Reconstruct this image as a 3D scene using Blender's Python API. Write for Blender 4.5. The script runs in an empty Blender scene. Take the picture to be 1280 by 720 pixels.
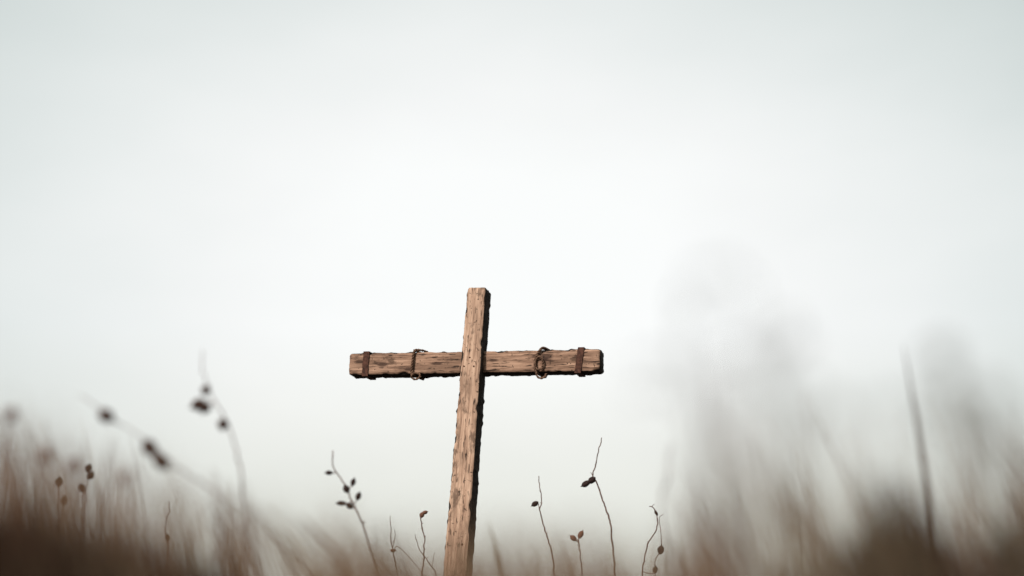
import bpy, bmesh, math, random
import numpy as np
from mathutils import Vector, Matrix, noise

random.seed(7)
rng = np.random.default_rng(11)
R = math.radians
S = bpy.context.scene
COL = S.collection

# ------------------------------------------------------------------ camera
FOCUS = 6.30
CAM = Vector((0.0, 0.0, 0.30))
PITCH = R(12.94)
cd = bpy.data.cameras.new("camera")
cam = bpy.data.objects.new("camera", cd)
COL.objects.link(cam)
cam.location = CAM
cam.rotation_euler = (R(90) + PITCH, 0, 0)
cd.lens = 50
cd.sensor_width = 36
cd.clip_start = 0.02
cd.clip_end = 6000
cd.dof.use_dof = True
cd.dof.focus_distance = FOCUS
cd.dof.aperture_fstop = 1.25
S.camera = cam

# ------------------------------------------------------------------ world
SUN_DIR = Vector((-0.50, -0.66, 0.56)).normalized()       # towards the sun
sun_el = math.asin(SUN_DIR.z)
sun_az = math.atan2(SUN_DIR.x, SUN_DIR.y)
W = bpy.data.worlds.new("World")
S.world = W
W.use_nodes = True
nt = W.node_tree
nt.nodes.clear()
N, L = nt.nodes, nt.links


def mnode(op, a, b=None, c=None):
    n = N.new("ShaderNodeMath")
    n.operation = op
    for i, v in enumerate((a, b, c)):
        if v is None:
            continue
        if isinstance(v, (int, float)):
            n.inputs[i].default_value = v
        else:
            L.new(v, n.inputs[i])
    return n.outputs[0]


tc = N.new("ShaderNodeTexCoord")
sep = N.new("ShaderNodeSeparateXYZ")
L.new(tc.outputs["Generated"], sep.inputs[0])
az = mnode("ARCTAN2", sep.outputs[0], sep.outputs[1])
el = mnode("ARCSINE", sep.outputs[2])
# a bank of thin cloud glowing low over the crest, duller away from it
a1 = mnode("DIVIDE", mnode("ADD", az, 0.01), R(19.0))
e1 = mnode("DIVIDE", mnode("SUBTRACT", el, R(13.2)), R(10.8))
r2 = mnode("ADD", mnode("MULTIPLY", a1, a1), mnode("MULTIPLY", e1, e1))
rp = mnode("POWER", r2, 0.85)
ns = N.new("ShaderNodeTexNoise")
ns.inputs["Scale"].default_value = 5.0
ns.inputs["Detail"].default_value = 3.0
mp = N.new("ShaderNodeMapping")
mp.inputs["Scale"].default_value = (1, 1, 2.2)
L.new(tc.outputs["Generated"], mp.inputs[0])
L.new(mp.outputs[0], ns.inputs[0])
cl = mnode("MULTIPLY", mnode("SUBTRACT", ns.outputs[0], 0.5), 0.11)
val = mnode("ADD", mnode("MULTIPLY_ADD", rp, -0.175, 1.050), cl)
val = mnode("MINIMUM", mnode("MAXIMUM", val, 0.34), 1.025)
# duller cloud is a little greener-blue; low cloud is a little warmer
rmp = N.new("ShaderNodeValToRGB")
rmp.color_ramp.elements[0].position = 0.66
rmp.color_ramp.elements[0].color = (0.90, 1.0, 0.98, 1)
rmp.color_ramp.elements[1].position = 0.97
rmp.color_ramp.elements[1].color = (0.985, 1.0, 0.992, 1)
L.new(val, rmp.inputs[0])
warm = N.new("ShaderNodeMapRange")
L.new(el, warm.inputs[0])
warm.inputs[1].default_value = R(0)
warm.inputs[2].default_value = R(11)
warm.inputs[3].default_value = 1
warm.inputs[4].default_value = 0
wmix = N.new("ShaderNodeMix")
wmix.data_type = "RGBA"
L.new(warm.outputs[0], wmix.inputs[0])
L.new(rmp.outputs[0], wmix.inputs[6])
wmix.inputs[7].default_value = (0.855, 0.86, 0.765, 1)
bg2 = N.new("ShaderNodeBackground")
L.new(wmix.outputs[2], bg2.inputs[0])
L.new(val, bg2.inputs[1])
sky = N.new("ShaderNodeTexSky")
sky.sky_type = "NISHITA"
sky.sun_disc = False
sky.sun_elevation = sun_el
sky.sun_rotation = sun_az
bg1 = N.new("ShaderNodeBackground")
bg1.inputs[1].default_value = 0.05
L.new(sky.outputs[0], bg1.inputs[0])
mx = N.new("ShaderNodeMixShader")
mx.inputs[0].default_value = 0.95          # cloud cover
L.new(bg1.outputs[0], mx.inputs[1])
L.new(bg2.outputs[0], mx.inputs[2])
wo = N.new("ShaderNodeOutputWorld")
L.new(mx.outputs[0], wo.inputs[0])

# ------------------------------------------------------------------ sun
sd = bpy.data.lights.new("sun", "SUN")
sd.energy = 3.2
sd.angle = R(10)
sd.color = (1.0, 0.95, 0.88)
sun = bpy.data.objects.new("sun", sd)
COL.objects.link(sun)
sun.location = SUN_DIR * 30
sun.rotation_euler = (-SUN_DIR).to_track_quat("-Z", "Y").to_euler()

S.view_settings.view_transform = "Standard"
S.view_settings.look = "None"
S.view_settings.exposure = 0.0
S.view_settings.gamma = 1.0
S.view_settings.use_curve_mapping = False
S.render.engine = "CYCLES"
S.cycles.use_denoising = True
S.cycles.max_bounces = 6

# ------------------------------------------------------------------ helpers
RC = Matrix.Rotation(R(90) + PITCH, 3, "X")
FPX = 50 / 36 * 1280


def at(px, py, Y):
    """point of the place at depth Y metres along a sight line of the survey photo"""
    d = RC @ Vector(((px - 640) / FPX, -(py - 360) / FPX, -1))
    return CAM + d * (Y / d.y)


def ground(x, y):
    z = 0.06 - 0.004 * y
    r = math.hypot(x, y)
    z += 0.05 * (noise.noise(Vector((x * 0.45, y * 0.45, 3.1)))) * min(1, r / 2)
    z += 0.215 * math.exp(-((x + 0.47) / 0.235) ** 2 - ((y - 1.10) / 0.36) ** 2)
    z += 0.185 * math.exp(-((x - 0.52) / 0.28) ** 2 - ((y - 1.20) / 0.36) ** 2)
    if r < 60:
        z += 0.012 * noise.noise(Vector((x * 4, y * 4, 0.7)))
    # the crest falls away beyond the cross
    if y > 9:
        z -= min(6.0, (y - 9) ** 2 * 0.004)
    return z


def tag(o, label=None, cat=None, group=None, kind=None):
    if label:
        o["label"] = label
    if cat:
        o["category"] = cat
    if group:
        o["group"] = group
    if kind:
        o["kind"] = kind
    return o


def empty(name, loc):
    o = bpy.data.objects.new(name, None)
    o.empty_display_size = 0.05
    COL.objects.link(o)
    o.location = loc
    return o


def link(name, me, mats, parent=None, M=None):
    o = bpy.data.objects.new(name, me)
    for m in (mats if isinstance(mats, (list, tuple)) else [mats]):
        me.materials.append(m)
    COL.objects.link(o)
    if parent is not None:
        o.parent = parent
        M = Matrix.Translation(-parent.location) @ (M if M is not None else Matrix())
        o.matrix_basis = M
    elif M is not None:
        o.matrix_basis = M
    return o


def mesh_from_bm(bm, name, smooth=True):
    me = bpy.data.meshes.new(name)
    bmesh.ops.recalc_face_normals(bm, faces=bm.faces)
    bm.to_mesh(me)
    bm.free()
    if smooth:
        for p in me.polygons:
            p.use_smooth = True
    return me


def smooth_path(pts, n):
    """Catmull-Rom through pts"""
    P = [Vector(p) for p in pts]
    P = [2 * P[0] - P[1]] + P + [2 * P[-1] - P[-2]]
    out = []
    for i in range(1, len(P) - 2):
        for k in range(n):
            t = k / n
            a, b, c, d = P[i - 1], P[i], P[i + 1], P[i + 2]
            out.append(0.5 * (2 * b + (c - a) * t + (2 * a - 5 * b + 4 * c - d) * t * t
                              + (3 * b - a - 3 * c + d) * t ** 3))
    out.append(P[-2])
    return out


def tube(bm, path, r0, r1, sides=7, knobbly=0.0, cap=True):
    rings = []
    n = len(path)
    ref = Vector((0.3, 1, 0.2)).normalized()
    for i, p in enumerate(path):
        t = (path[min(i + 1, n - 1)] - path[max(i - 1, 0)])
        t = t.normalized() if t.length > 1e-9 else Vector((0, 0, 1))
        u = t.cross(ref)
        u = u.normalized() if u.length > 1e-6 else t.orthogonal().normalized()
        v = t.cross(u)
        ref = -u.cross(t) if False else ref
        r = r0 + (r1 - r0) * i / max(1, n - 1)
        if knobbly:
            r *= 1 + knobbly * noise.noise(p * 60)
        rings.append([bm.verts.new(p + (u * math.cos(a) + v * math.sin(a)) * r)
                      for a in [2 * math.pi * k / sides for k in range(sides)]])
    for i in range(n - 1):
        for k in range(sides):
            bm.faces.new((rings[i][k], rings[i][(k + 1) % sides], rings[i + 1][(k + 1) % sides], rings[i + 1][k]))
    if cap:
        bm.faces.new(rings[0])
        bm.faces.new(rings[-1])


# ------------------------------------------------------------------ materials
def new_mat(name):
    m = bpy.data.materials.new(name)
    m.use_nodes = True
    t = m.node_tree
    b = t.nodes["Principled BSDF"]
    b.inputs["Roughness"].default_value = 0.85
    b.inputs["Specular IOR Level"].default_value = 0.2
    return m, t, b


def nnoise(t, vec, scale, detail=4, rough=0.6):
    n = t.nodes.new("ShaderNodeTexNoise")
    n.inputs["Scale"].default_value = scale
    n.inputs["Detail"].default_value = detail
    n.inputs["Roughness"].default_value = rough
    t.links.new(vec, n.inputs["Vector"])
    return n.outputs["Fac"]


def nmap(t, vec, scale, loc=(0, 0, 0)):
    n = t.nodes.new("ShaderNodeMapping")
    n.inputs["Scale"].default_value = scale
    n.inputs["Location"].default_value = loc
    t.links.new(vec, n.inputs["Vector"])
    return n.outputs[0]


def nramp(t, fac, stops):
    n = t.nodes.new("ShaderNodeValToRGB")
    e = n.color_ramp.elements
    while len(e) < len(stops):
        e.new(0.5)
    for el_, (p, c) in zip(e, stops):
        el_.position = p
        el_.color = (*c, 1) if len(c) == 3 else c
    t.links.new(fac, n.inputs[0])
    return n.outputs[0]


def nmix(t, fac, a, b, mode="MIX"):
    n = t.nodes.new("ShaderNodeMix")
    n.data_type = "RGBA"
    n.blend_type = mode
    for sock, v in ((n.inputs[0], fac), (n.inputs[6], a), (n.inputs[7], b)):
        if isinstance(v, (int, float)):
            sock.default_value = v
        elif isinstance(v, tuple):
            sock.default_value = (*v, 1)
        else:
            t.links.new(v, sock)
    return n.outputs[2]


def nstep(t, fac):
    n = t.nodes.new("ShaderNodeMapRange")
    n.inputs[1].default_value = 1.35
    n.inputs[2].default_value = 1.85
    n.inputs[3].default_value = 0.82
    n.inputs[4].default_value = 0.0
    t.links.new(fac, n.inputs[0])
    return n.outputs[0]


def wood_mat(name, light, mid, dark, seed, stains=()):
    """sawn weathered timber, grain along local X"""
    m, t, b = new_mat(name)
    co = t.nodes.new("ShaderNodeTexCoord").outputs["Object"]
    loc = (seed * 3.1, seed * 1.7, seed)
    grain = nnoise(t, nmap(t, co, (5, 40, 95), loc), 1.0, 5, 0.7)
    col = nramp(t, grain, [(0.30, dark), (0.47, mid), (0.66, light)])
    blot = nnoise(t, nmap(t, co, (6, 12, 22), loc), 1.0, 3, 0.55)
    col = nmix(t, nramp(t, blot, [(0.36, (0.75,) * 3), (0.52, (0.0,) * 3)]), col, tuple(0.62 * x for x in mid))
    # short dark checks along the grain
    chk = nnoise(t, nmap(t, co, (17, 60, 115), (loc[0] + 5, 0, loc[2])), 1.0, 2, 0.5)
    msk = nramp(t, chk, [(0.60, (0,) * 3), (0.665, (0.9,) * 3)])
    col = nmix(t, msk, col, (0.035, 0.022, 0.017))
    # dark weather stains
    stn = nnoise(t, nmap(t, co, (9, 3, 17), (loc[2] * 2.3, 0, loc[0])), 1.0, 4, 0.7)
    col = nmix(t, nramp(t, stn, [(0.55, (0,) * 3), (0.66, (0.8,) * 3)]), col, tuple(0.30 * x for x in mid))
    # old stains and burnt-looking knots at known places along the timber: (x, z, half length, half height)
    for (sx, sz, ax_, az_) in stains:
        v = nmap(t, co, (1 / ax_, 0, 1 / az_), (-sx / ax_, 0, -sz / az_))
        ln = t.nodes.new("ShaderNodeVectorMath")
        ln.operation = "LENGTH"
        t.links.new(v, ln.inputs[0])
        ad = t.nodes.new("ShaderNodeMath")
        ad.operation = "MULTIPLY_ADD"
        t.links.new(grain, ad.inputs[0])
        ad.inputs[1].default_value = 1.6
        t.links.new(ln.outputs["Value"], ad.inputs[2])
        col = nmix(t, nstep(t, ad.outputs[0]), col, (0.060, 0.032, 0.024))
    # cross-grain saw nicks and pits
    pit = nnoise(t, nmap(t, co, (90, 60, 60), loc), 1.0, 2, 0.5)
    col = nmix(t, nramp(t, pit, [(0.66, (0,) * 3), (0.72, (0.8,) * 3)]), col, (0.03, 0.02, 0.016))
    t.links.new(col, b.inputs["Base Color"])
    bp = t.nodes.new("ShaderNodeBump")
    bp.inputs["Strength"].default_value = 0.7
    bp.inputs["Distance"].default_value = 0.006
    t.links.new(nmix(t, 0.6, grain, chk), bp.inputs["Height"])
    t.links.new(bp.outputs[0], b.inputs["Normal"])
    return m


def simple_mat(name, a, b_, scale=40, rough=0.85, metal=0.0):
    m, t, b = new_mat(name)
    co = t.nodes.new("ShaderNodeTexCoord").outputs["Object"]
    f = nnoise(t, co, scale, 4, 0.65)
    t.links.new(nramp(t, f, [(0.35, a), (0.65, b_)]), b.inputs["Base Color"])
    b.inputs["Roughness"].default_value = rough
    b.inputs["Metallic"].default_value = metal
    bp = t.nodes.new("ShaderNodeBump")
    bp.inputs["Strength"].default_value = 0.5
    bp.inputs["Distance"].default_value = 0.003
    t.links.new(f, bp.inputs["Height"])
    t.links.new(bp.outputs[0], b.inputs["Normal"])
    return m


M_POST = wood_mat("pale_sawn_timber", (0.80, 0.54, 0.39), (0.54, 0.337, 0.236), (0.18, 0.098, 0.066), 1.0)
M_BEAM = wood_mat("brown_sawn_timber", (0.66, 0.41, 0.285), (0.385, 0.225, 0.153), (0.085, 0.047, 0.034), 4.0,
                  [(0.945, 0.016, 0.040, 0.024), (0.900, 0.022, 0.026, 0.011), (0.165, -0.006, 0.036, 0.014), (0.055, 0.012, 0.030, 0.009),
                   (0.43, -0.004, 0.034, 0.008), (0.70, 0.006, 0.030, 0.009), (1.10, 0.020, 0.024, 0.010), (0.63, 0.010, 0.024, 0.016), (0.30, -0.030, 0.030, 0.010)])
M_BARK_SHADE = simple_mat("bark_and_painted_shade", (0.018, 0.013, 0.011), (0.066, 0.047, 0.037), 60)  # bark remains, coloured near-black to paint shade onto the timbers' side faces
M_IRON = simple_mat("rusty_iron", (0.045, 0.021, 0.015), (0.155, 0.066, 0.044), 70, 0.7, 0.2)
M_ROPE = simple_mat("old_hemp_rope", (0.07, 0.036, 0.024), (0.30, 0.175, 0.115), 150)
M_STEM = simple_mat("dry_stem", (0.11, 0.060, 0.048), (0.25, 0.15, 0.122), 30)
M_POD = simple_mat("dark_seed_pod", (0.022, 0.013, 0.012), (0.060, 0.034, 0.030), 160)
M_PODR = simple_mat("russet_seed_pod", (0.12, 0.05, 0.035), (0.24, 0.11, 0.075), 160)
M_PODB = simple_mat("brown_seed_pod", (0.045, 0.025, 0.020), (0.125, 0.070, 0.055), 120)
M_PLUME = simple_mat("dull_plume", (0.17, 0.17, 0.15), (0.31, 0.305, 0.27), 50)


def grass_mat(name):
    m, t, b = new_mat(name)
    at_ = t.nodes.new("ShaderNodeAttribute")
    at_.attribute_name = "tint"
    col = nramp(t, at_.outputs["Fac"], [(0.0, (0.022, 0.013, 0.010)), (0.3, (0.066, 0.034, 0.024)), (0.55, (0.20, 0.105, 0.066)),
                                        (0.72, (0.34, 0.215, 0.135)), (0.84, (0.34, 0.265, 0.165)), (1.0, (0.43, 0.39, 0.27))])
    d = t.nodes.new("ShaderNodeBsdfDiffuse")
    tr = t.nodes.new("ShaderNodeBsdfTranslucent")
    ms = t.nodes.new("ShaderNodeMixShader")
    ms.inputs[0].default_value = 0.25
    t.links.new(col, d.inputs[0])
    t.links.new(col, tr.inputs[0])
    t.links.new(d.outputs[0], ms.inputs[1])
    t.links.new(tr.outputs[0], ms.inputs[2])
    t.links.new(ms.outputs[0], t.nodes["Material Output"].inputs[0])
    return m


M_GRASS = grass_mat("dry_grass")


def ground_mat():
    m, t, b = new_mat("peaty_ground")
    co = t.nodes.new("ShaderNodeTexCoord").outputs["Object"]
    f = nnoise(t, co, 9.0, 6, 0.7)
    g = nnoise(t, co, 0.08, 3, 0.5)
    c = nramp(t, f, [(0.35, (0.018, 0.013, 0.010)), (0.65, (0.055, 0.038, 0.028))])
    c = nmix(t, nramp(t, g, [(0.4, (0,) * 3), (0.65, (0.5,) * 3)]), c, (0.075, 0.06, 0.038))
    t.links.new(c, b.inputs["Base Color"])
    bp = t.nodes.new("ShaderNodeBump")
    bp.inputs["Strength"].default_value = 0.8
    bp.inputs["Distance"].default_value = 0.02
    t.links.new(f, bp.inputs["Height"])
    t.links.new(bp.outputs[0], b.inputs["Normal"])
    return m


# ------------------------------------------------------------------ ground
def build_ground():
    def axis(lim):
        a = [0.0]
        s = 0.05
        while a[-1] < lim:
            if a[-1] > 3:
                s *= 1.14
            a.append(a[-1] + s)
        return [-v for v in a[:0:-1]] + a
    xs, ys = axis(2500), axis(2500)
    vs = [(x, y, ground(x, y)) for y in ys for x in xs]
    nx = len(xs)
    fs = [(j * nx + i, j * nx + i + 1, (j + 1) * nx + i + 1, (j + 1) * nx + i)
          for j in range(len(ys) - 1) for i in range(nx - 1)]
    me = bpy.data.meshes.new("ground")
    me.from_pydata(vs, [], fs)
    for p in me.polygons:
        p.use_smooth = True
    o = link("ground", me, ground_mat())
    tag(o, "dark peaty ground of the grassy crest", "ground", kind="structure")


build_ground()


# ------------------------------------------------------------------ the cross
def beam_mesh(name, length, w0, w1, dep, seed, nl=170, k=9):
    """timber along +X, front face towards -Y, height along Z; material 0 on the sawn front, 1 elsewhere"""
    bm = bmesh.new()
    rings = []
    for i in range(nl + 1):
        s = i / nl
        x = s * length
        w = w0 + (w1 - w0) * s
        hw, hd = w / 2, dep / 2
        endr = min(i, nl - i)
        shrink = 1.0 - (0.11 if endr == 0 else 0.035 if endr == 1 else 0.008 if endr == 2 else 0)
        ring = []
        for side in range(4):
            for j in range(k):
                f = -1 + 2 * j / k
                if side == 0:      # front, going up
                    y, z = -hd, f * hw
                elif side == 1:    # top, going back
                    y, z = f * hd, hw
                elif side == 2:    # back, going down
                    y, z = hd, -f * hw
                else:              # bottom, coming forward
                    y, z = -f * hd, -hw
                q = Vector((x * 14 + seed * 7, y * 40, z * 40))
                n1 = noise.noise(q)
                n2 = noise.noise(Vector((x * 45 + seed, y * 60, z * 60)))
                lo = noise.noise(Vector((x * 3.0, seed * 5 + side, 0.5)))
                corner = (j == 0)
                near = (j == 1 or j == k - 1)
                if side == 0 and not corner:
                    y += 0.0012 * n2
                else:
                    amp = 0.0030
                    bark = max(0.0, noise.noise(Vector((x * 34 + side * 31, y * 30, seed))) + 0.5 * n2 - 0.10) * 0.0078 if j else 0
                    if side in (1, 3):
                        z += (amp * n1 + 0.0022 * n2 + bark) * (1 if side == 1 else -1) + 0.0015 * lo
                    elif side == 2:
                        y += amp * n1
                if corner or near:
                    c = noise.noise(Vector((x * 20 + side * 9, seed * 3, 1.3)))
                    chip = (0.0035 + max(0.0, c - 0.1) * 0.018) * (1 if corner else 0.25)
                    y -= math.copysign(min(chip, hd * 0.3), y) * (0.8 if corner else 0.3)
                    z -= math.copysign(min(chip, hw * 0.3), z) * (0.9 if corner else 0.5)
                ring.append(bm.verts.new((x + 0.003 * n2 * (endr == 0), y * shrink, z * shrink)))
        rings.append(ring)
    m = 4 * k
    for i in range(nl):
        for j in range(m):
            f = bm.faces.new((rings[i][j], rings[i][(j + 1) % m], rings[i + 1][(j + 1) % m], rings[i + 1][j]))
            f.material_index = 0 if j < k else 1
    for ring in (rings[0], rings[-1]):
        c = bm.verts.new(sum((v.co for v in ring), Vector()) / m)
        for j in range(m):
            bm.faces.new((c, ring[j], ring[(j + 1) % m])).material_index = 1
    return mesh_from_bm(bm, name)


def frame(origin, xdir, up_hint_front):
    """X along xdir, -Y towards the front hint"""
    X = xdir.normalized()
    Y = (-up_hint_front)
    Y = (Y - X * Y.dot(X)).normalized()
    Z = X.cross(Y)
    M = Matrix((X, Y, Z)).transposed().to_4x4()
    M.translation = origin
    return M


YAW = R(14.5)
FRONT = Vector((-math.sin(YAW), -math.cos(YAW), 0))
# post: centre line of its front face
pt_top = at(595.6, 359.0, 6.42)
pt_low = at(568.0, 720, 6.30)
axis_p = (pt_top - pt_low).normalized()
tt = (pt_low.z + 0.25) / axis_p.z
pt_base = pt_low - axis_p * tt                      # foot, 0.25 m in the soil
PW0, PW1, PD = 0.1215, 0.0915, 0.100
post_len = (pt_top - pt_base).length
gx = pt_low - axis_p * ((pt_low.z - 0.03) / axis_p.z)
cross = empty("wooden_cross", Vector((gx.x, gx.y, ground(gx.x, gx.y))))
tag(cross, "leaning weathered wooden cross of two rough timbers standing in the grass", "cross")
Mp = frame(pt_base, axis_p, FRONT)
Mp = Mp @ Matrix.Translation((0, PD / 2, 0))
post = link("upright", beam_mesh("upright", post_len, PW0, PW1, PD, 1.0, 240), [M_POST, M_BARK_SHADE], cross, Mp)
# crossbeam: its front face lies a little behind that of the post, let into the post's back
b_l = at(436.3, 455.2, 6.575)
b_r = at(749.5, 449.8, 6.285)
BH, BD = 0.1030, 0.108
bl = (b_r - b_l).length
bfront = Vector((-math.sin(YAW), -math.cos(YAW), 0.0))
axis_b = (b_r - b_l).normalized()
Mb = frame(b_l, axis_b, bfront)
Mb = Mb @ Matrix.Translation((0, BD / 2, 0))
beam = link("crossbeam", beam_mesh("crossbeam", bl, BH * 1.02, BH, BD, 2.3, 190), [M_BEAM, M_BARK_SHADE], cross, Mb)
MbI = Mb.inverted()


def beam_x(px, py):
    """distance along the crossbeam of the point of its front face seen at a pixel"""
    d = at(px, py, 6.4) - CAM
    n = Mb.to_3x3() @ Vector((0, -1, 0))
    o = Mb @ Vector((0, -BD / 2, 0))
    p = CAM + d * ((o - CAM).dot(n) / d.dot(n))
    q = MbI @ p
    return q.x, q.z


def strap(px_top, px_bot):
    xt, _ = beam_x(px_top, 437)
    xb, _ = beam_x(px_bot, 469)
    bm = bmesh.new()
    hw, th = 0.0145, 0.003
    sec = []
    hy, hz = BD / 2 + 0.0025, BH / 2 + 0.004
    per = []
    nseg = 10
    for (y0, z0, y1, z1) in ((-hy, -hz, -hy, hz), (-hy, hz, hy, hz), (hy, hz, hy, -hz), (hy, -hz, -hy, -hz)):
        for j in range(nseg):
            f = j / nseg
            per.append((y0 + (y1 - y0) * f, z0 + (z1 - z0) * f))
    rings = []
    for (y, z) in per:
        x = xb + (xt - xb) * (z + hz) / (2 * hz)
        nn = 0.0035 * noise.noise(Vector((x * 30, y * 50, z * 50)))
        oy = th if abs(abs(y) - hy) < 1e-6 else 0
        oz = th if abs(abs(z) - hz) < 1e-6 else 0
        yo, zo = y + math.copysign(oy, y), z + math.copysign(oz, z)
        rings.append([bm.verts.new(c) for c in ((x - hw + nn, y, z), (x + hw + nn, y, z),
                                                (x + hw + nn, yo, zo), (x - hw + nn, yo, zo))])
    m = len(per)
    for i in range(m):
        for j in range(4):
            bm.faces.new((rings[i][j], rings[(i + 1) % m][j], rings[(i + 1) % m][(j + 1) % 4], rings[i][(j + 1) % 4]))
    st = link("metal_strap", mesh_from_bm(bm, "metal_strap", False), M_IRON, cross, Mb)
    return st


strap(458.5, 456.5)
strap(726.5, 722.0)


def nail(px, py, M, D, r=0.0042):
    d = at(px, py, 6.4) - CAM
    n = M.to_3x3() @ Vector((0, -1, 0))
    o = M @ Vector((0, -D / 2, 0))
    p = CAM + d * ((o - CAM).dot(n) / d.dot(n))
    bm = bmesh.new()
    prof = [(0.6, 0.006), (1.0, 0.0005), (0.96, -0.0016), (0.6, -0.0030), (0.2, -0.0034)]
    rings = [[bm.verts.new((math.cos(a) * r * q, y, math.sin(a) * r * q)) for a in
              [2 * math.pi * k / 10 for k in range(10)]] for q, y in prof]
    for i in range(len(prof) - 1):
        for k in range(10):
            bm.faces.new((rings[i][k], rings[i][(k + 1) % 10], rings[i + 1][(k + 1) % 10], rings[i + 1][k]))
    bm.faces.new(rings[0])
    bm.faces.new(rings[-1])
    Mn = M.to_3x3().to_4x4()
    Mn.translation = p
    link("nail", mesh_from_bm(bm, "nail"), M_IRON, cross, Mn)


for px, py in ((580.0, 457.8), (592.2, 457.8), (587.2, 446.8)):
    nail(px, py, Mp, PD)
nail(577.5, 680.5, Mp, PD, 0.0055)


# ------------------------------------------------------------------ ropes hung on the crossbeam
def strand(bm, pts, r, n=14):
    path = smooth_path(pts, n)
    # two plies laid round each other
    L_ = 0.0
    plies = ([], [])
    for i, p in enumerate(path):
        if i:
            L_ += (p - path[i - 1]).length
        t = (path[min(i + 1, len(path) - 1)] - path[max(i - 1, 0)])
        t = t.normalized() if t.length > 1e-9 else Vector((0, 0, 1))
        u = t.orthogonal().normalized()
        v = t.cross(u)
        for s in (0, 1):
            a = L_ * 2 * math.pi / 0.028 + s * math.pi
            plies[s].append(p + (u * math.cos(a) + v * math.sin(a)) * r * 0.5)
    for pl in plies:
        tube(bm, pl, r * 0.62, r * 0.62, 6)


def rope(px, py, label, build):
    x, z = beam_x(px, py)
    o = Mb @ Vector((x, 0, BH / 2))
    root = empty("rope_binding", o)
    tag(root, label, "rope", "ropes tied round the crossbeam")
    build(root, x)
    return root


HY, HZ = BD / 2 + 0.006, BH / 2 + 0.006


def left_rope(root, x):
    bm = bmesh.new()
    pts = [(x + 0.006, -HY, -HZ), (x - 0.005, -HY - 0.001, -0.02), (x + 0.002, -HY, HZ - 0.006), (x + 0.004, -HY + 0.012, HZ),
           (x + 0.02, HY - 0.01, HZ), (x + 0.02, HY, HZ - 0.012), (x + 0.016, HY, -HZ + 0.01),
           (x + 0.008, HY - 0.012, -HZ), (x + 0.004, -HY + 0.012, -HZ), (x - 0.006, -HY - 0.004, -HZ + 0.012),
           (x - 0.002, -HY - 0.006, 0.01), (x + 0.004, -HY - 0.002, HZ - 0.002), (x + 0.03, -HY + 0.02, HZ + 0.004),
           (x + 0.05, -0.005, HZ + 0.001)]
    strand(bm, pts, 0.0055)
    link("rope_wrap", mesh_from_bm(bm, "rope_wrap"), M_ROPE, root, Mb)
    bm = bmesh.new()
    c = Vector((x + 0.016, -HY - 0.004, -HZ - 0.006))
    pts = [c + Vector((0.021 * math.cos(a), 0.004 * math.sin(2 * a), 0.014 * math.sin(a)))
           for a in [R(100) + R(360) * k / 12 for k in range(14)]]
    strand(bm, pts, 0.0050, 8)
    link("rope_loop", mesh_from_bm(bm, "rope_loop"), M_ROPE, root, Mb)


def right_rope(root, x):
    bm = bmesh.new()
    pts = [(x - 0.012, -HY, -HZ + 0.01), (x - 0.016, -HY - 0.002, -0.006), (x - 0.010, -HY - 0.002, 0.02),
           (x + 0.008, -HY, HZ - 0.006), (x + 0.016, -HY + 0.012, HZ), (x + 0.024, HY - 0.012, HZ),
           (x + 0.022, HY, HZ - 0.014), (x + 0.010, HY, -HZ + 0.014), (x, HY - 0.012, -HZ),
           (x - 0.006, -HY + 0.012, -HZ), (x - 0.014, -HY - 0.003, -HZ + 0.012), (x - 0.018, -HY - 0.005, 0.0),
           (x - 0.004, -HY - 0.005, 0.036), (x + 0.012, -HY - 0.003, HZ - 0.002), (x + 0.02, -HY + 0.02, HZ + 0.004),
           (x + 0.034, 0.0, HZ)]
    strand(bm, pts, 0.0055)
    link("rope_wrap", mesh_from_bm(bm, "rope_wrap"), M_ROPE, root, Mb)
    bm = bmesh.new()
    c = Vector((x + 0.002, -HY - 0.009, -0.012))
    pts = [c + Vector((0.019 * math.cos(a), -0.005 * math.sin(2 * a), 0.030 * math.sin(a)))
           for a in [R(140) + R(360) * k / 12 for k in range(15)]]
    strand(bm, pts, 0.0050, 8)
    link("rope_knot", mesh_from_bm(bm, "rope_knot"), M_ROPE, root, Mb)
    bm = bmesh.new()
    pts = [(x - 0.010, -HY - 0.006, -HZ + 0.022), (x - 0.010, -HY - 0.006, -HZ + 0.004), (x - 0.004, -HY - 0.006, -HZ - 0.016), (x + 0.014, -HY - 0.006, -HZ - 0.024),
           (x + 0.03, -HY - 0.004, -HZ - 0.016), (x + 0.034, -HY + 0.004, -HZ - 0.002)]
    strand(bm, pts, 0.0050, 10)
    link("rope_loop", mesh_from_bm(bm, "rope_loop"), M_ROPE, root, Mb)


rope(517, 455, "brown rope wound round the left arm of the wooden cross with small loop below", left_rope)
rope(674, 452, "brown rope tied in an oval knot on the right arm of the wooden cross", right_rope)


# ------------------------------------------------------------------ dry seed stalks
def pod_mesh(bm, c, axis, ln, wd, seed):
    ax = axis.normalized()
    u = ax.orthogonal().normalized()
    v = ax.cross(u)
    prof = [(-0.56, 0.10), (-0.5, 0.34), (-0.36, 0.74), (-0.15, 0.98), (0.08, 1.0), (0.27, 0.80), (0.40, 0.46), (0.48, 0.20), (0.62, 0.07)]
    rings = []
    for s, q in prof:
        ring = []
        for k in range(12):
            a = 2 * math.pi * k / 12
            rr = wd / 2 * q * (1 + (0.09 if k % 2 else -0.06) + 0.14 * noise.noise(Vector((s * 4, a, seed))))
            ring.append(bm.verts.new(c + ax * (s * ln) + (u * math.cos(a) + v * math.sin(a)) * rr))
        rings.append(ring)
    for i in range(len(prof) - 1):
        for k in range(12):
            bm.faces.new((rings[i][k], rings[i][(k + 1) % 12], rings[i + 1][(k + 1) % 12], rings[i + 1][k]))
    bm.faces.new(rings[0])
    bm.faces.new(rings[-1])


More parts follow.
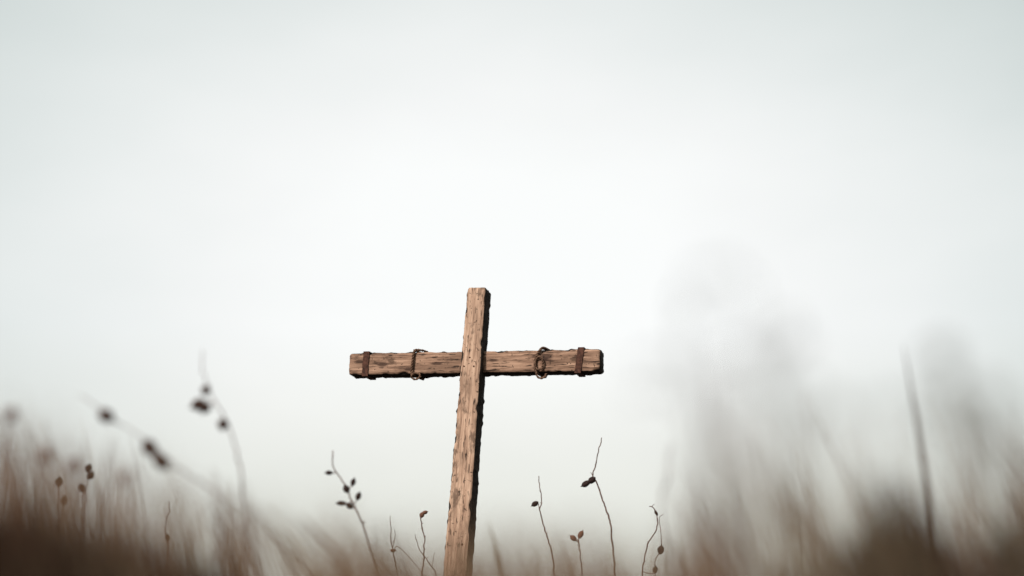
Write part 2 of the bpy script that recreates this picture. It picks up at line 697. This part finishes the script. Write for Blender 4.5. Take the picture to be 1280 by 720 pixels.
def stalk(label, Y, pts, r0, r1, pods=(), branches=(), mat=M_STEM, pmat=M_POD, name="seed_stalk", wob=1.5, dY=0.0):
    """pts from the foot to the tip; pods are (px, py, length px, width px, tilt degrees)"""
    sc = Y / FPX
    W_ = [at(x, y, Y + dY * i / len(pts)) for i, (x, y) in enumerate(pts)]
    d = W_[0] - W_[1]
    d = d / max(1e-6, -d.z)
    zf = ground(W_[0].x, W_[0].y)
    drop = W_[0].z - zf
    foot = W_[0] + Vector((d.x * drop * 0.4, 0.03, -drop))
    foot.z = ground(foot.x, foot.y) - 0.01
    mid = (W_[0] + foot) / 2 + Vector((d.x * drop * 0.12, 0, 0))
    full = [foot, mid] + W_
    root = empty(name, Vector((foot.x, foot.y, ground(foot.x, foot.y))))
    tag(root, label, "seed stalk", "dry seed stalks")
    path = smooth_path(full, 10)
    path = [p + Vector((noise.noise(p * 24 + Vector((Y, 0, 0))), noise.noise(p * 24 + Vector((0, Y, 5))), 0)) * 0.0035 * wob + Vector((noise.noise(p * 75 + Vector((3, 0, Y))), 0, 0)) * 0.0022 * wob for p in path]
    bm = bmesh.new()
    tube(bm, path, r0, r1, 7, 0.25)
    for k in range(5):                      # dry husks left at the nodes
        q = path[int(len(path) * random.uniform(0.45, 0.97))]
        sgn = random.choice((-1, 1))
        h = random.uniform(0.006, 0.016) * (0.5 + Y / 12)
        tube(bm, [q, q + Vector((sgn * h * 0.35, 0, h * 0.6)), q + Vector((sgn * h * 0.75, random.uniform(-0.3, 0.3) * h, h * random.uniform(0.5, 1.0)))],
             r1 * 1.0, r1 * 0.25, 5)
    cs = []
    for (x, y, ln, wd, tilt) in pods:
        c = at(x, y, Y)
        ax = Vector((math.cos(R(tilt)), random.uniform(-0.3, 0.3), math.sin(R(tilt))))
        near = min(path, key=lambda p: (p - c).length)
        on_twig = any((at(*b, Y) - c).length < wd * sc for br in branches for b in br)
        if not on_twig and (near - c).length > wd * sc * 0.45:
            below = min(path, key=lambda p: (p - (near - Vector((0, 0, 0.012)))).length)
            if ax.dot(c - near) < 0:
                ax = -ax
            tail = c - ax * ln * sc * 0.5
            tube(bm, smooth_path([below, (below + tail) / 2 + Vector((0, 0, -0.003)), tail], 4), r1 * 1.0, r1 * 0.9, 6)
        cs.append((c, ax, ln * sc, wd * sc))
    link("stem", mesh_from_bm(bm, "stem"), mat, root)
    for br in branches:
        bw = [at(x, y, Y) for x, y in br]
        near = min(path, key=lambda p: (p - bw[0]).length)
        if (near - bw[0]).length < 0.04:
            bw[0] = near
        bm = bmesh.new()
        tube(bm, smooth_path(bw, 8), r1 * 1.1, r1 * 0.6, 6, 0.25)
        link("side_twig", mesh_from_bm(bm, "side_twig"), mat, root)
    for i, (c, ax, ln, wd) in enumerate(cs):
        bm = bmesh.new()
        pod_mesh(bm, c, ax, ln, wd, i + Y)
        link("seed_pod", mesh_from_bm(bm, "seed_pod"), pmat, root)
    return root


# sharp ones beside the cross
stalk("tall thin stalk right of the cross, bent at a dark drooping pod", 5.85,
      [(768, 722), (767, 700), (764, 660), (756, 632), (745, 603), (742, 592), (747, 572), (752, 547)], 0.0048, 0.0019,
      [(739.5, 600.5, 11, 7.5, 38), (732, 605, 12, 7, 28)])
stalk("wavy thin stalk just right of the cross with one small dark pod", 5.9,
      [(694, 722), (692, 706), (687, 680), (681, 660), (675, 640), (677, 626), (675, 612), (673, 595)], 0.0042, 0.0016,
      [(668.5, 630, 9.5, 6, 32)])
stalk("short stalk with two russet pods spread like a pair of leaves", 5.8,
      [(727, 722), (726, 700), (724, 684), (722.5, 674)], 0.0030, 0.0022,
      [(716.5, 672.5, 9.5, 6, 140), (726, 668, 10.5, 6, 60)], pmat=M_PODR)
stalk("crooked forked stalk at right of the cross with a round brown pod halfway", 5.9,
      [(802, 722), (803, 710), (806, 695), (810, 680), (820, 664), (822, 650), (821, 642), (816, 634), (812, 633)], 0.0036, 0.0018,
      [(826, 687, 11, 8, 80), (819, 712, 9, 6, 80), (820, 641, 7, 3.5, 120)],
      branches=[[(819, 722), (819, 700), (826, 687), (826, 665), (824, 648), (829, 643)]])
stalk("thin stalk with an upright twig and a long side twig left of the cross", 6.0,
      [(497, 722), (495, 708), (491, 690), (489, 672), (487, 645)], 0.0036, 0.0014,
      [(491.5, 688, 7, 4.5, 0)], branches=[[(491, 688), (497, 683), (511, 696), (526, 714), (531, 722)], [(497, 683), (494, 670), (493, 662)]],
      pmat=M_PODR)
stalk("thin stalk left of the cross carrying one curled russet pod", 6.0,
      [(527, 722), (529, 705), (530, 690), (530, 670), (527, 655), (526, 645)], 0.0036, 0.0022,
      [(527.5, 643.5, 7.5, 5.5, 70), (531.5, 640.5, 7, 4.5, 20)], pmat=M_PODR)
stalk("bare thin twig leaning left close to the foot of the cross", 6.1,
      [(546, 722), (541, 710), (533, 699), (525, 688), (520, 676), (519, 668)], 0.0030, 0.0012,
      branches=[[(541, 708), (541.5, 700), (543, 690)]])
stalk("short blurred stalk with one bead-like pod in the left grass", 5.3,
      [(209, 722), (209, 700), (209, 680), (207, 662), (207, 650), (211, 640), (211, 626)], 0.0032, 0.0014,
      [(209.5, 671.5, 8, 5.5, 95)])
# softer ones nearer the camera
stalk("soft stalk left of the cross bearing five dark oval pods", 4.6,
      [(474, 722), (467, 700), (462, 680), (456, 662), (447, 640), (439, 622), (428, 600), (418, 585), (416, 563)], 0.0038, 0.0018,
      [(411, 591, 9.5, 5.5, 2), (441.5, 602.5, 10.5, 6, 75), (433, 611, 10.5, 7.5, 120), (448, 620, 10.5, 6.5, 70),
       (426.5, 629, 12.5, 6, 178), (437, 632, 10, 7, 150)])
stalk("tall blurred stalk at left with a large black pod cluster near its tip", 2.9,
      [(306, 722), (306, 690), (306, 650), (305, 622), (298, 578), (290, 548), (280, 525), (262, 490), (254, 458), (251, 438)], 0.0032, 0.0009,
      [(257.5, 487.5, 13, 11, 60), (248, 506, 19, 16, 20), (256, 510, 15, 13, 60), (279, 530, 15, 13, 80)], pmat=M_PODB)
stalk("long arching blurred stalk at left with brown pods strung along it", 2.5,
      [(318, 722), (310, 690), (300, 655), (284, 628), (262, 610), (232, 590), (207, 570), (170, 543), (138, 522), (104, 494)], 0.0024, 0.0009,
      [(133, 520, 22, 16, -30), (187, 560, 25, 17, -55), (201, 576, 26, 16, -48)], dY=0.1, pmat=M_PODB)
stalk("short stalk at far left topped by two dark bead heads", 4.7,
      [(71, 722), (71, 700), (72, 672), (73, 640), (74, 606)], 0.0030, 0.0020,
      [(74, 602, 12.5, 8, 88), (80.5, 625, 12, 8, 85)], branches=[[(72, 672), (75, 655), (80, 632)]])
stalk("twin-stemmed stalk at left with three dark heads stacked at the top", 4.7,
      [(101, 722), (101, 700), (102, 670), (104, 635), (106, 612)], 0.0030, 0.0020,
      [(111, 585, 10.5, 7.5, 80), (113.5, 594, 11, 8, 60), (102.5, 609.5, 11, 8, 110)],
      branches=[[(105, 722), (105, 690), (106, 655), (107, 625), (110, 600), (111, 590)]])
# far out of focus heads
for (x, y, lab, Y) in ((13, 518, "pale fuzzy seed head at the far left edge above the grass", 2.0),
                       (57, 569, "brownish fuzzy seed head low in the left grass", 2.1),
                       (92, 581, "greyish fuzzy seed head just right of a browner one, left grass", 2.1),
                       (157, 597, "palest fuzzy seed head under the long arching stalk", 1.9)):
    stalk(lab, Y, [(x + 14, 722), (x + 10, 680), (x + 5, 630), (x, y + 6)], 0.0012, 0.0009,
          [(x, y, 20, 15, 60)], pmat=M_PODR)


# ------------------------------------------------------------------ tall plume grasses close to the camera
def plume(label, Y, tip, base_px, head, w_head, blade_w=0.0013, mat=M_PLUME):
    """a tall grass: stem plus a loose seed plume made of many thin spikelets"""
    pts = [(base_px, 735), (base_px * 0.7 + tip[0] * 0.3, 735 * 0.65 + tip[1] * 0.35), (base_px * 0.2 + tip[0] * 0.8, 735 * 0.25 + tip[1] * 0.75), tip]
    W_ = [at(x, y, Y) for x, y in pts]
    foot = W_[0].copy()
    foot.z = ground(foot.x, foot.y) - 0.01
    path = smooth_path([foot] + W_, 10)
    root = empty("plume_grass", Vector((foot.x, foot.y, foot.z + 0.01)))
    tag(root, label, "tall grass", "tall plume grasses near the lens", "thing")
    bm = bmesh.new()
    tube(bm, path[:int(len(path) * (1 - head)) + 1], blade_w, blade_w * 0.8, 6)
    link("stem", mesh_from_bm(bm, "stem"), mat, root)
    bm = bmesh.new()
    n = len(path)
    i0 = int(n * (1 - head))
    tube(bm, path[i0:], blade_w * 0.8, blade_w * 0.45, 6)
    for i in range(i0, n):
        if random.random() < 0.70:
            continue
        p = path[i]
        q = (i - i0) / max(1, n - i0)
        ln = w_head * (1.15 - 0.75 * q) * random.uniform(0.5, 1.2)
        a = random.uniform(0, 2 * math.pi)
        d = Vector((math.cos(a), math.sin(a), random.uniform(0.5, 1.6))).normalized()
        e = p + d * ln + Vector((-0.25 * ln, 0, -0.35 * ln))
        br = smooth_path([p, p + d * ln * 0.55, e], 3)
        tube(bm, br, 0.0004, 0.0003, 4)
        for c in br[2:]:
            pod_mesh(bm, c, Vector((random.uniform(-0.4, 0.4), random.uniform(-0.4, 0.4), -1)), 0.007, 0.0022, a)
    link("seed_plume", mesh_from_bm(bm, "seed_plume"), mat, root)
    return root


stalk("ghostly thin bare stem just right of the forked seed stalk", 2.3,
      [(838, 722), (834, 705), (830, 680), (828, 650), (829, 625), (833, 598), (836, 553)], 0.0022, 0.0010)
plume("tall hazy plume grass standing leftmost in the right-hand grass", 0.80, (850, 375), 905, 0.38, 0.045)
plume("tallest hazy plume grass of the right-hand clump", 0.66, (930, 345), 1010, 0.55, 0.050)
plume("hazy plume grass between the tallest plume and the dark leaning blade", 0.75, (965, 400), 1030, 0.45, 0.048)
plume("hazy upright plume grass right of the dark leaning blade", 0.80, (1190, 430), 1225, 0.5, 0.050)
plume("hazy plume grass at the right picture edge", 0.75, (1250, 500), 1300, 0.45, 0.045)


# ------------------------------------------------------------------ grass
class Grass:
    def __init__(self):
        self.v, self.f, self.t = [], [], []
        self.n = 0

    def blade(self, base, tip, w, tint, curl=0.15, seg=6):
        base, tip = Vector(base), Vector(tip)
        h = (tip - base).length
        side = Vector((-(tip.y - base.y), tip.x - base.x, 0))
        a = random.uniform(0, math.pi)
        side = Vector((math.cos(a), math.sin(a) * 0.6, 0)).normalized()
        ctl = Vector((base.x + (tip.x - base.x) * 0.25, base.y + (tip.y - base.y) * 0.25, base.z + (tip.z - base.z) * (0.55 + curl)))
        i0 = self.n
        for k in range(seg + 1):
            s = k / seg
            p = base * (1 - s) ** 2 + ctl * 2 * s * (1 - s) + tip * s * s
            ww = w * (1 - s ** 1.8) * (0.75 + 0.5 * s) * 0.5 + 0.00025
            for q in (-1, 1):
                self.v.append(p + side * ww * q)
                self.t.append(tint)
            if k:
                j = i0 + 2 * (k - 1)
                self.f.append((j, j + 1, j + 3, j + 2))
        self.n += 2 * (seg + 1)

    def build(self, name, label, cat):
        me = bpy.data.meshes.new(name)
        me.from_pydata(self.v, [], self.f)
        a = me.attributes.new("tint", "FLOAT", "POINT")
        a.data.foreach_set("value", np.array(self.t, dtype=np.float32))
        for p in me.polygons:
            p.use_smooth = True
        o = link(name, me, M_GRASS)
        tag(o, label, cat, kind="stuff")
        return o


def zone(g, n, px0, px1, Y0, Y1, top, spread, w0, w1, tint0, tint1, lean=(0.05, 0.35), tight=1.0):
    """n blades whose tips end near the height top(px) seen in the picture, scattered in depth"""
    for _ in range(n):
        px = random.uniform(px0, px1)
        Y = random.uniform(Y0, Y1)
        t = top(px) if callable(top) else top
        py = t + abs(random.gauss(0, 1)) ** tight * spread
        tip = at(px, py, Y)
        zb = ground(tip.x, tip.y)
        h = tip.z - zb
        if h < 0.02:
            continue
        ln = random.uniform(*lean)
        bx = tip.x + ln * h
        by = tip.y + random.uniform(-0.15, 0.15) * h
        if by < 0.38:
            by = 0.38
        base = (bx, by, ground(bx, by) - 0.01)
        g.blade(base, tip, random.uniform(w0, w1), random.uniform(tint0, tint1))


def lerp(pts):
    xs = [p[0] for p in pts]
    ys = [p[1] for p in pts]
    return lambda x: float(np.interp(x, xs, ys))


# left clump
g = Grass()
mound = lerp([(-150, 600), (0, 628), (90, 640), (160, 655), (230, 680), (300, 705)])
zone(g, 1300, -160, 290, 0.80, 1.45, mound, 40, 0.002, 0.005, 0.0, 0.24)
zone(g, 75, -40, 330, 2.0, 3.8, lerp([(-40, 500), (100, 520), (240, 570), (330, 600)]), 50, 0.0022, 0.0036, 0.4, 0.8, (-0.1, 0.3))
tall = lerp([(-150, 470), (0, 500), (90, 530), (180, 560), (260, 580), (330, 620), (420, 640), (480, 670)])
zone(g, 430, -160, 330, 1.1, 2.6, tall, 65, 0.0018, 0.0038, 0.35, 0.8, (-0.08, 0.3))
zone(g, 70, -160, 240, 0.7, 1.3, lerp([(-160, 440), (0, 470), (120, 500), (240, 560)]), 60, 0.0014, 0.0028, 0.4, 0.85, (-0.1, 0.35))
zone(g, 110, 250, 490, 1.6, 3.0, tall, 50, 0.0030, 0.0060, 0.3, 0.95, (0.2, 0.7))
zone(g, 90, -60, 480, 0.7, 1.2, 600, 45, 0.0015, 0.003, 0.5, 1.0, (-0.05, 0.3))
for (xa, xb, ya, yb, top_, n_) in ((30, 62, 1.3, 1.7, 600, 30), (120, 150, 1.4, 1.8, 620, 25), (-60, 70, 0.75, 1.0, 618, 150), (455, 490, 2.0, 2.6, 640, 30)):
    zone(g, n_, xa, xb, ya, yb, top_, 34, 0.0025, 0.0045, 0.0 if n_ > 100 else 0.1, 0.15 if n_ > 100 else 0.6, (0.0, 0.3))
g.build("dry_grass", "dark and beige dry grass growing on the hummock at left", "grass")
# right clump
g = Grass()
hum = lerp([(900, 720), (1000, 695), (1080, 655), (1130, 650), (1200, 672), (1280, 672), (1450, 655)])
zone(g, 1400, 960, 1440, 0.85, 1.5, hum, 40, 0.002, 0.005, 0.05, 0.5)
tr = lerp([(800, 560), (850, 520), (930, 470), (1000, 480), (1100, 470), (1200, 470), (1300, 500), (1450, 500)])
zone(g, 85, 835, 1440, 0.5, 1.0, tr, 85, 0.0008, 0.0020, 0.6, 1.0, (-0.05, 0.45))
zone(g, 48, 840, 1440, 1.6, 2.6, tr, 75, 0.0020, 0.0040, 0.3, 0.8, (0.0, 0.4))
tm = lerp([(800, 640), (860, 610), (950, 600), (1080, 590), (1200, 590), (1450, 570)])
zone(g, 230, 820, 1440, 1.0, 2.2, tm, 55, 0.0020, 0.0040, 0.5, 1.0, (0.0, 0.45))
for (xa, xb, ya, yb, top_, sp_, n_) in ((1075, 1135, 0.85, 1.1, 590, 60, 150), (1040, 1180, 0.8, 1.1, 645, 40, 170), (1225, 1340, 0.8, 1.2, 640, 40, 240),
                                        (905, 950, 0.9, 1.3, 450, 90, 9), (865, 890, 0.8, 1.1, 420, 90, 6), (950, 1000, 1.1, 1.5, 570, 60, 34),
                                        (835, 870, 1.1, 1.4, 580, 50, 22), (1190, 1215, 0.9, 1.2, 470, 90, 16), (1255, 1275, 1.0, 1.2, 520, 80, 14)):
    zone(g, n_, xa, xb, ya, yb, top_, sp_, 0.0025, 0.005, 0.0 if n_ > 100 else 0.3, 0.18 if n_ > 100 else 0.7, (0.0, 0.35))
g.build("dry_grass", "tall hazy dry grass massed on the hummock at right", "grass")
# across the middle
g = Grass()
mid = lerp([(440, 665), (520, 690), (600, 660), (640, 650), (700, 655), (780, 680), (840, 655)])
zone(g, 60, 430, 860, 2.2, 3.6, mid, 35, 0.004, 0.008, 0.5, 1.0, (-0.2, 0.4))
zone(g, 90, 400, 880, 1.3, 2.4, 655, 40, 0.002, 0.004, 0.5, 1.0, (-0.25, 0.4))
zone(g, 330, 400, 900, 0.9, 1.7, 685, 28, 0.002, 0.004, 0.35, 0.7, (-0.2, 0.4))
zone(g, 330, 380, 900, 0.6, 1.1, 640, 45, 0.0015, 0.003, 0.4, 0.85, (-0.2, 0.4))
g.build("dry_grass", "low beige dry grass fringe in front of the cross", "grass")
# the rest of the crest
g = Grass()
for _ in range(9000):
    a = random.uniform(0, 2 * math.pi)
    r = math.sqrt(random.uniform(1.2 ** 2, 13 ** 2))
    x, y = r * math.sin(a), r * math.cos(a)
    if y > 0 and r < 3.4 and abs(x) < y * 0.42:
        continue
    h = random.uniform(0.12, 0.29) * (1 + 0.4 * noise.noise(Vector((x, y, 2))))
    ln = random.uniform(-0.1, 0.5)
    g.blade((x, y, ground(x, y) - 0.01), (x - ln * h, y + random.uniform(-0.3, 0.3) * h, ground(x, y) + h),
            random.uniform(0.003, 0.006), random.uniform(0.05, 0.85), seg=4)
g.build("meadow_grass", "short dry meadow grass covering the crest round the cross", "grass")


# prominent single blades
def big_blade(label, Y, tip, base, w, tint):
    g = Grass()
    t = at(*tip, Y)
    b = at(*base, Y)
    d = (b - t) / max(1e-6, (t.z - b.z))
    foot = b + Vector((d.x, 0, -1)) * max(0, b.z - ground(b.x, b.y)) * 0.6
    foot.z = ground(foot.x, foot.y) - 0.01
    p0, p1 = foot, t
    bm = bmesh.new()
    path = smooth_path([foot, b, (b + t) / 2 + Vector((0.002, 0, 0.003)), t], 8)
    n = len(path)
    rows = []
    for i, p in enumerate(path):
        s = i / (n - 1)
        ww = w * 0.5 * (1 - s ** 2.2) + 0.0004
        rows.append([bm.verts.new(p + Vector((-ww, 0.0, 0))), bm.verts.new(p + Vector((0, ww * 0.35, 0))), bm.verts.new(p + Vector((ww, 0, 0)))])
    for i in range(n - 1):
        for k in (0, 1):
            bm.faces.new((rows[i][k], rows[i][k + 1], rows[i + 1][k + 1], rows[i + 1][k]))
    me = mesh_from_bm(bm, "grass_blade")
    a = me.attributes.new("tint", "FLOAT", "POINT")
    a.data.foreach_set("value", np.full(len(me.vertices), tint, dtype=np.float32))
    o = link("grass_blade", me, M_GRASS)
    sol = o.modifiers.new("thickness", "SOLIDIFY")
    sol.thickness = 0.0006
    tag(o, label, "grass blade", "broad single grass blades", "thing")


big_blade("long dark blade leaning left out of the right-hand grass", 2.6, (1129, 430), (1174, 715), 0.0135, 0.36)
big_blade("dark slanting blade at the lower right corner, rightmost", 2.4, (1250, 600), (1296, 700), 0.014, 0.05)
big_blade("dark slanting blade low at right, middle of three", 2.2, (1222, 632), (1266, 715), 0.013, 0.05)
big_blade("dark slanting blade low at right, leftmost of three", 2.0, (1190, 640), (1250, 725), 0.013, 0.05)
big_blade("broad brown blade slanting left between the pod stalk and left hummock", 2.3, (372, 640), (440, 722), 0.015, 0.5)
big_blade("brown pointed blade beside the foot of the arching stalk", 2.6, (281, 666), (300, 735), 0.013, 0.35)
big_blade("pale blade fanning left from the grass fringe right of the cross", 3.4, (610, 650), (628, 725), 0.011, 0.85)
